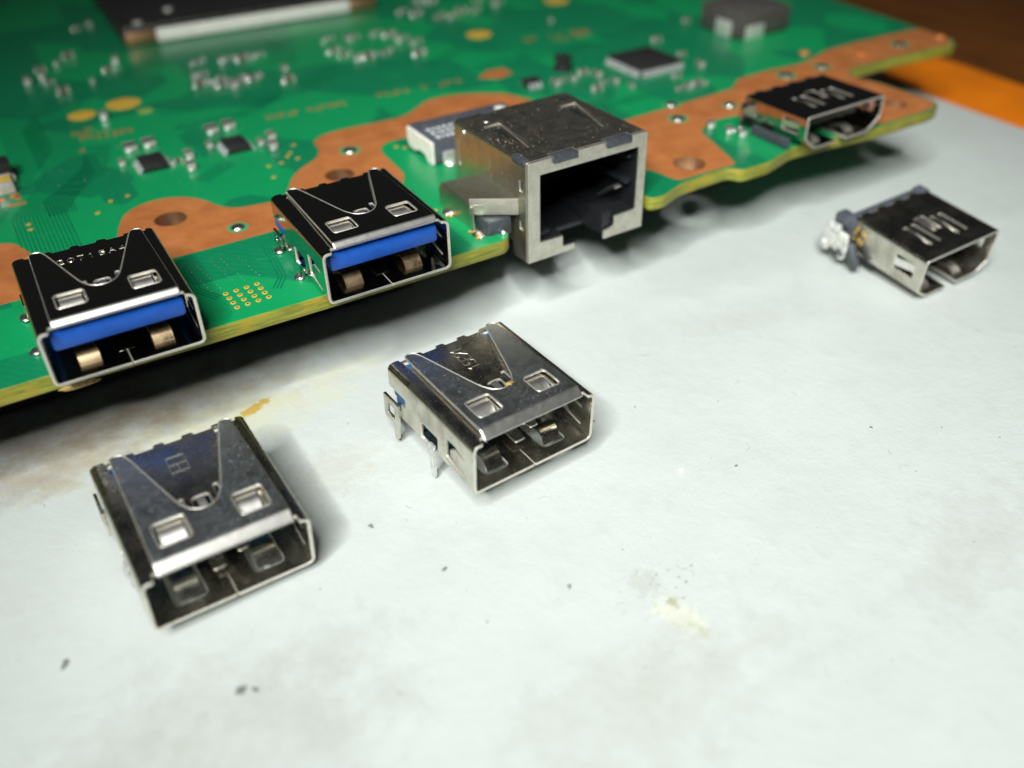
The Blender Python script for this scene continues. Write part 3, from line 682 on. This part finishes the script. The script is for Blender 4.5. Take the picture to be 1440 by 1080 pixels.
    # springs: two pressed from the top, two from the floor
    for x0, x1 in ((2.6, 4.6), (8.6, 10.6)):
        prof = [(6.2, UH-.2), (5.2, UH-.12), (4.6, UH+.06), (4.2, UH+.14), (3.75, UH+.0), (3.3, UH-.32), (2.9, UH-.72), (2.55, UH-1.2), (2.3, UH-1.6), (2.1, UH-1.65)]
        mb = MB(); mb.ribbon(prof, x0, x1, .2, taper=.9); mb.build('top_spring', 'bright', par, smooth=60)
    for x0, x1 in ((2.45, 4.35), (8.85, 10.75)):
        prof = [(6.6, .15), (5.2, .35), (4.2, .75), (3.4, 1.15), (2.9, 1.3), (2.45, 1.18), (2.1, .85), (1.85, .45), (1.7, .2)]
        mb = MB(); mb.ribbon(prof, x0, x1, .22, taper=.95); mb.build('floor_spring', springmat, par, smooth=60)
    mb = MB(); mb.ribbon([(7.5, UH-.2), (6.4, UH-.15), (5.6, UH-.25), (5.0, UH-.55)], 6.35, 6.95, .2); mb.build('centre_spring', 'bright', par, smooth=60)
    # insulator
    mb = MB(); mb.box(.36, UW-.36, 9.5, d-.55, .4, UH-.36, .2)
    if rear_windows: mb.box(.28, UW-.28, 11.5, d-.5, 2.15, 3.05, .05)
    else: mb.box(.02, UW-.02, 11.5, d-.2, 2.2, 3.0, .05)
    mb.build('insulator', 'bluegrey' if rear_windows else 'blue', par)
    if tongue:
        mb = MB(); mb.box(.95, 12.25, .75, 9.6, 2.95, 4.78, .32, seg=2); mb.build('tongue', 'blue', par, label='bright blue plastic tongue')
        mb = MB(); mb.box(1.3, 11.9, 1.1, 9.5, 2.86, 2.97, .02); mb.build('added_dark_underplate', 'black', par)  # black plate added in the contacts' place to darken the floor's reflection
    else:
        mb = MB(); mb.sheet([rounded([(4.4, 9.4), (4.4, 5.0), (5.5, 4.2), (5.5, 1.5), (6.6, 1.5), (6.7, 3.3), (7.7, 3.3), (7.8, 2.4), (8.7, 2.4), (8.9, 5.0), (8.9, 9.4)], .3)], 2.15, 2.4, .06)
        mb.build('contact_fork', 'old', par)
    # mounting legs
    YZ = Matrix(((0, 0, 1, 0), (1, 0, 0, 0), (0, 1, 0, 0), (0, 0, 0, 1)))
    for s in (0, 1):
        xo = -.30 if s == 0 else UW+.02
        tip = -leglen if not soldered else -.4
        mb = MB()
        rl = rounded([(12.4, 1.85), (12.4, -.6), (12.75, -.9), (12.75, tip+.3), (13.05, tip), (13.45, tip+.2), (13.5, -.9), (15.0, -.9), (15.2, -.4), (15.2, 1.85)] if not soldered else
                     [(12.4, 1.85), (12.4, .3), (12.75, .2), (12.75, tip), (13.5, tip), (13.5, .2), (14.6, .3), (14.6, 1.85)], .15, 2)
        hole = rect(13.2, 14.5, -.2, 1.1, .1) if not soldered else rect(13.1, 13.8, .8, 1.3, .1)
        mb.sheet([rl, hole], -.14, .14, .04, 0, Matrix.Translation((xo+.14, 0, 0)) @ YZ)
        mb.box(xo+.02 if s == 0 else UW-.3, .3 if s == 0 else xo+.26, 12.45, 13.0, 1.3, 1.8, .05)
        mb.build('mounting_leg', shellmat, par, smooth=40)
        mb = MB(); x1 = .08 if s == 0 else UW-.36
        mb.ribbon([(-.0, 1.1), (-.18, .7), (-.22, .2), (-.05, -.15), (.0, -.5), (.0, tip+.35), (.03, tip)], 6.35, 7.15, .28, 0, .75, Matrix(((0, -1 if s == 0 else 1, 0, x1+.2 if s == 0 else x1+.1), (1, 0, 0, 0), (0, 0, 1, 0), (0, 0, 0, 1))) @ Matrix(((1, 0, 0, 0), (0, -1, 0, 0), (0, 0, 1, 0), (0, 0, 0, 1))) if False else Matrix(((0, 1 if s == 0 else -1, 0, .02 if s == 0 else UW-.02), (1, 0, 0, 0), (0, 0, 1, 0), (0, 0, 0, 1))))
        mb.build('mounting_leg', legmat if not soldered else shellmat, par, smooth=50)
    if marks:
        mb = MB(); strokes(mb, *marks[0], **marks[1]); mb.build('stamped_mark', 'etch', par, smooth=0)
    return shell

usbA = build_usb(board, True, 'chrome', 'chromeflap', 'gold', False, 0, True, (('20715A4', 3.7, 11.25, UH+.01, .82, .93), dict(wx=1.15, r=.030)))
place(usbA, .06, -1.37, 1.02, .89, .55, .11); usbA.scale = (.9723,)*3
usbA['label'] = 'black mirror polished USB port with blue tongue, top stamped 20715A4'
usbB = build_usb(board, True, 'chrome', 'chromeflap', 'gold', False, 0, True)
place(usbB, 24.42, -1.89, 1.05, .49, -.21, -.5); usbB.scale = (.9936,)*3
usbB['label'] = 'polished USB port with blue tongue beside the network port'
for ub, pts in ((usbA, [(-.5, 13.2), (-.5, 6.8), (13.7, 6.8), (13.7, 13.2)]), (usbB, [(-.5, 13.0), (-.5, 6.8), (13.7, 6.8), (13.7, 13.0)])):
    for k, (x, y) in enumerate(pts):
        mb = MB(); z0 = 1.0-ub.location.z/MM
        mb.blob((x, y, z0+.0), (.55, .8, .22), .4, 2, 0, k+x); mb.build('solder_joint', 'solder', ub, smooth=80)

mb = MB(); mb.blob((1.8, .75, -.65), (1.7, .3, .32), .3, 3, 0, 2); mb.build('flux_drip', 'flux', board, smooth=80)
u4 = empty('usb_connector', 'loose empty USB connector with speckled blued flap, stamped 15E21, standing on its legs', 'connector', 27.69, -22.98, ZT-8.21, .8, 1.3, 4.2, 'loose USB connectors')
build_usb(u4, False, 'old', 'oldflap', 'old', True, 2.75, False, (('15E21', 7.1, 9.2, UH+.01, 1.25, .78), dict(wx=.85, rot=math.pi/2, r=.028)))
mb = MB(); mb.blob((7.45, 4.95, UH+.48), (.62, .28, .05), .7, 3, 0, 3, 2.2); mb.build('flux_stain', 'flux', u4, smooth=80)
u3 = empty('usb_connector', 'loose empty USB connector with dull grey flap and scratched square mark on top', 'connector', .56, -21.44, ZT-9.61, 3.2, 2.3, 2.4, 'loose USB connectors')
build_usb(u3, False, 'old', 'oldflap', 'old', True, 1.55, False, (('#', 5.6, 10.2, UH+.01, 1.9, 1.0), dict(wx=.95, rot=0, r=.03)))

# ================================================================== network port (RJ45 style)
RW, RH, RD = 15.73, 11.51, 15.19
rp = make_path([(RW, 0), (RW, RH), (0, RH), (0, 0)], [0, .5, .5, 0], closed=False)
rR = lambda z: z
rT = lambda x: RH+(RW-x)
rL = lambda z: RH+RW+(RH-z)
RP = 2*RH+RW
out = [(0.0, .32), (RP, .32), (RP, 3.0), (rL(1.6), 3.1), (rL(1.6), RD), (rT(0), RD), (rT(3.6), RD), (rT(3.7), RD-.5), (rT(5.2), RD-.55), (rT(5.4), RD), (rT(12), RD), (rT(15.7), RD), (rR(1.6), RD), (rR(1.6), 3.1), (0, 3.0)]
loops = [rounded(out, .25, 3),
         rounded([(rT(1.6), 11.2), (rT(3.7), 11.35), (rT(2.5), 3.5)], .12), rounded([(rT(12.1), 11.6), (rT(14.3), 11.7), (rT(12.4), 3.6)], .12),
         rounded([(rT(3.05), .9), (rT(3.05), .2), (rT(6.25), .2), (rT(6.25), .9)], .2), rounded([(rT(10.0), .9), (rT(10.0), .2), (rT(13.4), .2), (rT(13.4), .9)], .2),
         rounded([(rT(.55), .15), (rT(.55), 2.9), (rL(RH-.7), 2.9), (rL(RH-.7), .15)], .3),
         rect(rL(9.2), rL(8.0), 1.0, 1.6, .15), rect(rL(4.6), rL(3.6), 1.0, 1.6, .15), rect(rL(9.6), rL(6.6), 14.0, 14.4, .1), rect(rR(8), rR(9.2), 1.0, 1.6, .15)]
loops[3] = rounded([(rT(6.25), .36), (rT(3.05), .36), (rT(3.05), .95), (rT(6.25), .95)], .15)
loops[4] = rounded([(rT(13.4), .36), (rT(10.0), .36), (rT(10.0), .95), (rT(13.4), .95)], .15)
loops[5] = rounded([(rT(.6), .6), (rT(.6), 3.0), (rL(RH-.75), 3.0), (rL(RH-.75), .6)], .3)
mb = MB(); mb.wrap(loops, rp, .28, .05)
rj = mb.build('network_port', ['nickel', 'shear'], board, smooth=40, label='tall tinned metal network port with an empty black socket'); place(rj, 47.66, -.42, -2.4, -.5, -.09, .99)
XZ = Matrix(((1, 0, 0, 0), (0, 0, -1, 0), (0, 1, 0, 0), (0, 0, 0, 1)))
front = [(0, 0), (0, RH-.25), (.3, RH), (RW-.3, RH), (RW, RH-.25), (RW, 0), (10.2, 0), (10.2, .95), (11.65, 1.25), (11.65, 2.45), (14.6, 2.5), (14.6, 9.9), (1.55, 9.9), (1.55, 2.2), (4.55, 2.1), (4.6, .8), (6.2, .75), (6.2, 0)]
mb = MB(); mb.sheet([rounded(front, .12, 3)], -.3, 0, .06, 0, Matrix.Translation((0, 0, 0)) @ XZ)
mb.build('front_plate', 'nickelfront', rj, smooth=40)
mb = MB()
mb.box(.3, 1.5, .35, 14, .2, RH-.3); mb.box(14.65, RW-.3, .35, 14, .2, RH-.3); mb.box(1.5, 14.65, .35, 14, 9.95, RH-.3)
mb.box(1.5, 14.65, 11.5, 14, .3, 9.95); mb.box(1.5, 4.5, .35, 11.5, .3, 2.05); mb.box(11.7, 14.65, .35, 11.5, .3, 2.4)
mb.box(4.5, 6.1, 2.2, 11.5, .3, .9); mb.box(10.25, 11.7, .6, 11.5, .3, 1.9); mb.box(4.5, 11.7, 4.0, 11.5, .3, .8)
mb.box(10.3, 11.7, .5, 3.6, .8, 3.0, .12); mb.box(1.5, 3.4, .9, 3.2, 2.05, 2.9, .15); mb.box(13.7, 14.65, .9, 11.5, 5.4, 5.9, .08); mb.box(13.9, 14.65, .9, 11.5, 8.4, 8.8, .08)
mb.build('socket', 'socket', rj, smooth=30)
mb = MB(); mb.ribbon([(4.6, 3.0), (3.8, 3.7), (2.7, 4.6), (1.9, 5.1), (1.5, 5.0)], 12.7, 13.6, .22); mb.build('latch_spring', 'bright', rj, smooth=60)
for x0, x1 in ((3.12, 6.18), (10.07, 13.33)):
    mb = MB(); mb.box(x0, x1, -.34, .92, RH-.72, RH+.06, .1); mb.build('plastic_tab', 'darkgrey', rj)
mb = MB(); mb.box(-.12, .62, .55, 3.0, RH-.72, RH+.1, .22); mb.build('plastic_tab', 'darkgrey', rj)
# sprung leaves on the top
for (x0, x1, x2, yb, yf) in ((1.6, 3.7, 2.5, 11.2, 3.6), (12.1, 14.3, 12.4, 11.6, 3.7)):
    b = bmesh.new(); vs = [b.verts.new(p) for p in ((x0+1.3, yb-.3, RH-.55), (x1+.05, yb-.1, RH-.03), (x2+.1, yf, RH-.06), (x2-.05, yf+.4, RH-.2))]
    b.faces.new(vs); bmesh.ops.solidify(b, geom=b.faces[:], thickness=.12)
    mb = MB(); mb._merge(b, 0); mb.build('spring_leaf', 'nickel', rj, smooth=0)
    mb = MB(); mb.box(x0-.4, x1+.6, yf-.5, yb+.6, RH-1.0, RH-.62); mb.build('inner_block', 'slate', rj, smooth=0)
    mb = MB(); mb.tube([(x1+.1, yb, RH+.0), (x2+.6, yf, RH+.0)], .07, 6); mb.build('crease', 'nickel', rj)
    mb = MB(); mb.tube([(x1+2.2, yb-2.5, RH-.01), (x2+2.4, yf+.8, RH-.01)], .045, 6); mb.build('crease', 'nickel', rj)
# bent side bracket soldered to the board, with a plastic peg
mb = MB(); mb.sheet([rounded([(4.0, 3.35), (11.6, 3.35), (11.6, 5.9), (10.8, 6.5), (4.4, 6.3)], .3)], -.14, .14, .05, 0, Matrix.Translation((-4.2, 0, 0)) @ Matrix(((0, 0, 1, 0), (1, 0, 0, 0), (0, 1, 0, 0), (0, 0, 0, 1))))
br = mb.build('side_bracket', 'nickel', rj, smooth=40)
b = bmesh.new(); vs = [b.verts.new(p) for p in ((-4.3, 11.4, 6.4), (-4.3, 4.4, 6.3), (-.05, 1.9, 7.1), (-.05, 9.0, 7.4))]
b.faces.new(vs); bmesh.ops.solidify(b, geom=b.faces[:], thickness=.25); mb = MB(); mb._merge(b, 0); mb.build('bracket_top', 'nickelfront', rj, smooth=0)
ang = math.atan2(-3.0, 4.4)
mb = MB(); mb.box(0, 5.25, -.14, .14, 5.25, 7.1, .06, 0, Matrix.Translation((-4.35, 4.75, 0)) @ Matrix.Rotation(ang, 4, 'Z')); mb.build('bracket_arm', 'nickelfront', rj)
mb = MB(); mb.box(-3.6, -.6, 2.2, 4.9, 2.9, 5.0, .35); mb.build('plastic_peg', 'darkgrey', rj)
for k, (x, y, s) in enumerate(((-4.4, 9.6, .85), (-4.2, 3.2, .95), (-2.0, 1.9, .5), (1.0, 16.4, .8), (-.3, 14.2, .5))):
    mb = MB(); mb.blob((x, y, 3.45), (s*.8, s*1.0, .42), .35, 2, 0, k); mb.build('solder_joint', 'solder', rj, smooth=80)
    if k < 2:
        mb = MB()
        for q in range(16): mb.blob((x-.2+random.gauss(0, .28), y+random.gauss(.2, .6), 3.50+abs(random.gauss(0, .12))), (random.uniform(.12, .34), random.uniform(.15, .4), random.uniform(.05, .14)), .5, 2, 0, q, 2.5)
        mb.build('flux_residue', 'flux', rj, smooth=80)
mb = MB()
for q in range(120):
    if q < 60: p = (random.uniform(.4, 15), random.uniform(.8, 14.8), RH+.01)
    else: p = (-.01, random.uniform(3, 14), random.uniform(4.5, 11))
    if q >= 90: p = (random.gauss(1.3, .6), random.gauss(6.3, .9), RH+.02)
    s = random.uniform(.015, .05); mb.blob(p, (s, s, s*.6), .3, 1, 0, q)
mb.build('flux_spatter', 'spatter', rj, kind='stuff')
mb = MB(); mb.blob((2.9, 12.6, RH), (.55, .4, .18), .4, 2, 0, 5); mb.blob((.05, 12.9, RH-.8), (.25, .3, .4), .4, 2, 0, 6); mb.build('solder_drip', 'solder', rj, smooth=80)

# ================================================================== video connector builder (D-shaped mouth)
def build_video(root, soldered, Wd, Hd, D, shellmat, name):
    springm = 'chrome' if soldered else 'bright'
    ch, cz = Wd*.145, Hd*(.36 if soldered else .22)
    pts = [(Wd/2+.9, 0), (Wd-ch, 0), (Wd, cz), (Wd, Hd), (0, Hd), (0, cz), (ch, 0), (Wd/2-.9, 0)]
    path = make_path(pts, [0, .5, .5, .55, .55, .5, .5, 0], closed=False)
    f, cuts, e = path; Ptot = e[-1]
    top = lambda x: e[3]+(Wd-x); lef = lambda z: e[4]+(Hd-z); rig = lambda z: e[3]-(Hd-z)
    back = [(Ptot, D-1), (top(0)+.3, D)]
    n = 9
    for k in range(n):
        x = Wd*(.06+.88*k/(n-1)); back += [(top(x), D if k % 2 else D-.5), (top(min(Wd, x+.25)), D-.5 if k % 2 else D)]
    back += [(top(Wd)-.3, D), (0, D-1)]
    loops = [rounded([(0, 0), (Ptot, 0)]+back, .12, 2)]
    for xc in (.25, .36, .62, .73):
        x = Wd*xc; loops.append(rect(top(x+.28), top(x-.28), D*.20, D*.56, .2))
    loops.append(rect(top(Wd*.5+.75), top(Wd*.5-.75), D*.36, D*.62, .2))
    for sd in (lef, rig):
        a, b_ = sorted((sd(Hd*.44), sd(Hd*.78))); loops.append(rect(a, b_, D*.12, D*.37, .2))
    mb = MB(); mb.wrap(loops, path, .3, .06)
    if soldered: shell = mb.build(name, [shellmat, 'shear'], root, smooth=40); par = shell
    else: shell = mb.build('shell', [shellmat, 'shear'], root, smooth=40); par = root
    for xc in (.305, .675):
        x = Wd*xc
        mb = MB(); mb.ribbon([(D*.62, Hd-.15), (D*.45, Hd-.1), (D*.34, Hd-.2), (D*.25, Hd-.55), (D*.20, Hd-.9), (D*.15, Hd-.85)], x-.5, x+.5, .2); mb.build('top_spring', springm, par, smooth=60)
    mb = MB(); mb.ribbon([(D*.62, Hd-.15), (D*.5, Hd-.2), (D*.4, Hd-.6), (D*.36, Hd-.8)], Wd*.5-.55, Wd*.5+.55, .2); mb.build('top_spring', springm, par, smooth=60)
    for s in (0, 1):
        xo = .1 if s == 0 else Wd-.1; sg = 1 if s == 0 else -1
        mb = MB(); mb.ribbon([(D*.42, 0), (D*.34, .05), (D*.25, .35), (D*.18, .55), (D*.13, .45)], Hd*.52, Hd*.70, .2, 0, 1, Matrix(((0, sg, 0, xo), (1, 0, 0, 0), (0, 0, 0, 0), (0, 0, 0, 1))) if False else Matrix(((0, 0, sg, xo), (0, 1, 0, 0), (1, 0, 0, 0), (0, 0, 0, 1))))
        mb.build('side_spring', 'bright', par, smooth=60)
    mb = MB(); mb.box(.4, Wd-.4, D*.62, D-.3, .35, Hd-.35, .1); mb.box(Wd*.16, Wd*.84, D*.22, D*.63, Hd*.46, Hd*.62, .1); mb.build('insulator', 'black', par)
    for xc in (.24, .68):
        x = Wd*xc
        mb = MB(); mb.ribbon([(D*.6, .15), (D*.4, .2), (D*.28, .75), (D*.2, .95), (D*.12, .6), (D*.09, .35)], x-.6, x+.6, .2); mb.build('floor_spring', 'bright', par, smooth=60)
    return shell
hb = build_video(board, True, 13.9, 4.53, 10.54, 'chrome', 'video_port')
place(hb, 87.9, -.93, 1.1, -.65, -.36, .43); hb['label'] = 'polished video port on the bare copper corner of the board'
mb = MB(); mb.box(-.95, -.12, 2.0, 8.2, .0, 1.25, .2); mb.box(.2, 13.6, 10.2, 11.0, .1, 4.2, .15); mb.build('plastic_base', 'darkgrey', hb)
mb = MB(); mb.box(-1.2, .1, 9.6, 10.2, 0, 3.6, .1); mb.build('mounting_leg', 'chrome', hb)
for k, (x, y) in enumerate(((-1.5, 8.6), (-1.6, 10.6), (14.8, 9.2))):
    mb = MB(); mb.blob((x, y, .0), (.6, .6, .35), .3, 2, 0, k); mb.build('solder_joint', 'solder', hb, smooth=80)
for x, y in ((84.6, 12.3), (85.2, 9.4), (85.9, 7.7)): smd(x, y, 'capacitor', 1.4, .85, .7, 2, 60)

hl = empty('video_connector', 'loose silver video connector with crusty white solder legs and slotted top', 'connector', 89.24, -20.35, ZT-11.0, 4.59, -3.81, -1.96)
VW, VH, VD = 12.34, 5.8, 11.26
build_video(hl, False, VW, VH, VD, 'old', 'video_connector')
mb = MB(); mb.box(-.5, VW+.4, VD-.6, VD+1.1, 1.5, VH-.3, .3); mb.box(-.9, .9, VD-.2, VD+2.2, VH-1.6, VH-.1, .35); mb.box(VW-1.4, VW+.15, VD-.8, VD+1.0, VH-.9, VH+.1, .3)
mb.build('plastic_block', 'slate', hl)
mb = MB(); mb.tube([(-.6, VD-1.0, 2.6), (-1.0, VD-2.0, 1.2), (-.9, VD-2.9, .25)], [.75, .7, .6], 8); mb.tube([(-.8, VD-.3, 2.2), (-1.7, VD-.4, 1.0)], [.6, .5], 8); mb.build('plastic_leg', 'darkgrey', hl)
YZV = Matrix(((0, 0, 1, 0), (1, 0, 0, 0), (0, 1, 0, 0), (0, 0, 0, 1)))
mb = MB(); mb.sheet([rounded([(VD-1.2, 4.3), (VD+1.9, 4.5), (VD+2.5, 3.2), (VD+3.0, .6), (VD+1.9, .2), (VD+1.3, 1.5), (VD+.4, 1.2), (VD-.1, .1), (VD-.9, .3), (VD-1.3, 1.9)], .35, 3)], -.3, .3, .2, 0, Matrix.Translation((-1.05, 0, 0)) @ Matrix.Rotation(rad(-9), 4, 'Y') @ YZV)
for k in range(9): mb.blob((-1.25+random.uniform(-.35, .2), VD+random.uniform(-.9, 2.3), random.uniform(1.3, 4.2)), (random.uniform(.2, .45), random.uniform(.3, .8), random.uniform(.3, .8)), .5, 2, 0, k, 2.0)
mb.build('solder_leg', 'crust', hl, smooth=30)
mb = MB()
for k in range(16): mb.blob((-.01, VD-1.6+random.gauss(0, .55), 3.5+random.gauss(0, .75)), (.05, random.uniform(.1, .38), random.uniform(.1, .38)), .8, 2, 0, k, 2.5)
mb.build('flux_stain', 'flux', hl, smooth=60)

# ================================================================== crumbs on the paper
def crumb(x, y, s, mat, label, seed):
    mb = MB(); mb.blob((0, 0, s*.45), (s, s*.8, s*.5), .5, 2, 0, seed, 2.0)
    o = mb.build('crumb', mat, None, smooth=30); place(o, x, y, paper_h(x, y)+.0)
    o['label'] = label; o['category'] = 'crumb'
crumb(47.1, -27.8, .30, 'white', 'tiny pale crumb alone on the clean white paper', 2)
mb = MB()
for k in range(260):
    x, y = random.uniform(-12, 110), random.uniform(-62, 2)
    if k > 215: x, y = random.gauss(36, 3), random.gauss(-38, 3)
    s = random.choice((.02, .03, .03, .04, .05, .09))
    if random.random() < .78: mb.blob((x, y, paper_h(x, y)+s*.3), (s*random.uniform(.8, 2.5), s, s*.5), .4, 1, 0, k)
    else:
        a = random.uniform(0, 6.28); l = random.uniform(.3, 1.2); p = [(x+math.cos(a+q*.35)*l*q/4, y+math.sin(a+q*.35)*l*q/4, paper_h(x, y)+.05) for q in range(5)]
        mb.tube(p, .012, 4)
o = mb.build('dust_and_fluff', plain('grey_dust', (.30, .29, .27), .8, 0, .5, 1.0), None, smooth=60); o['kind'] = 'stuff'; o['label'] = 'grey dust grains and fluff on the white paper'; o['category'] = 'dust'
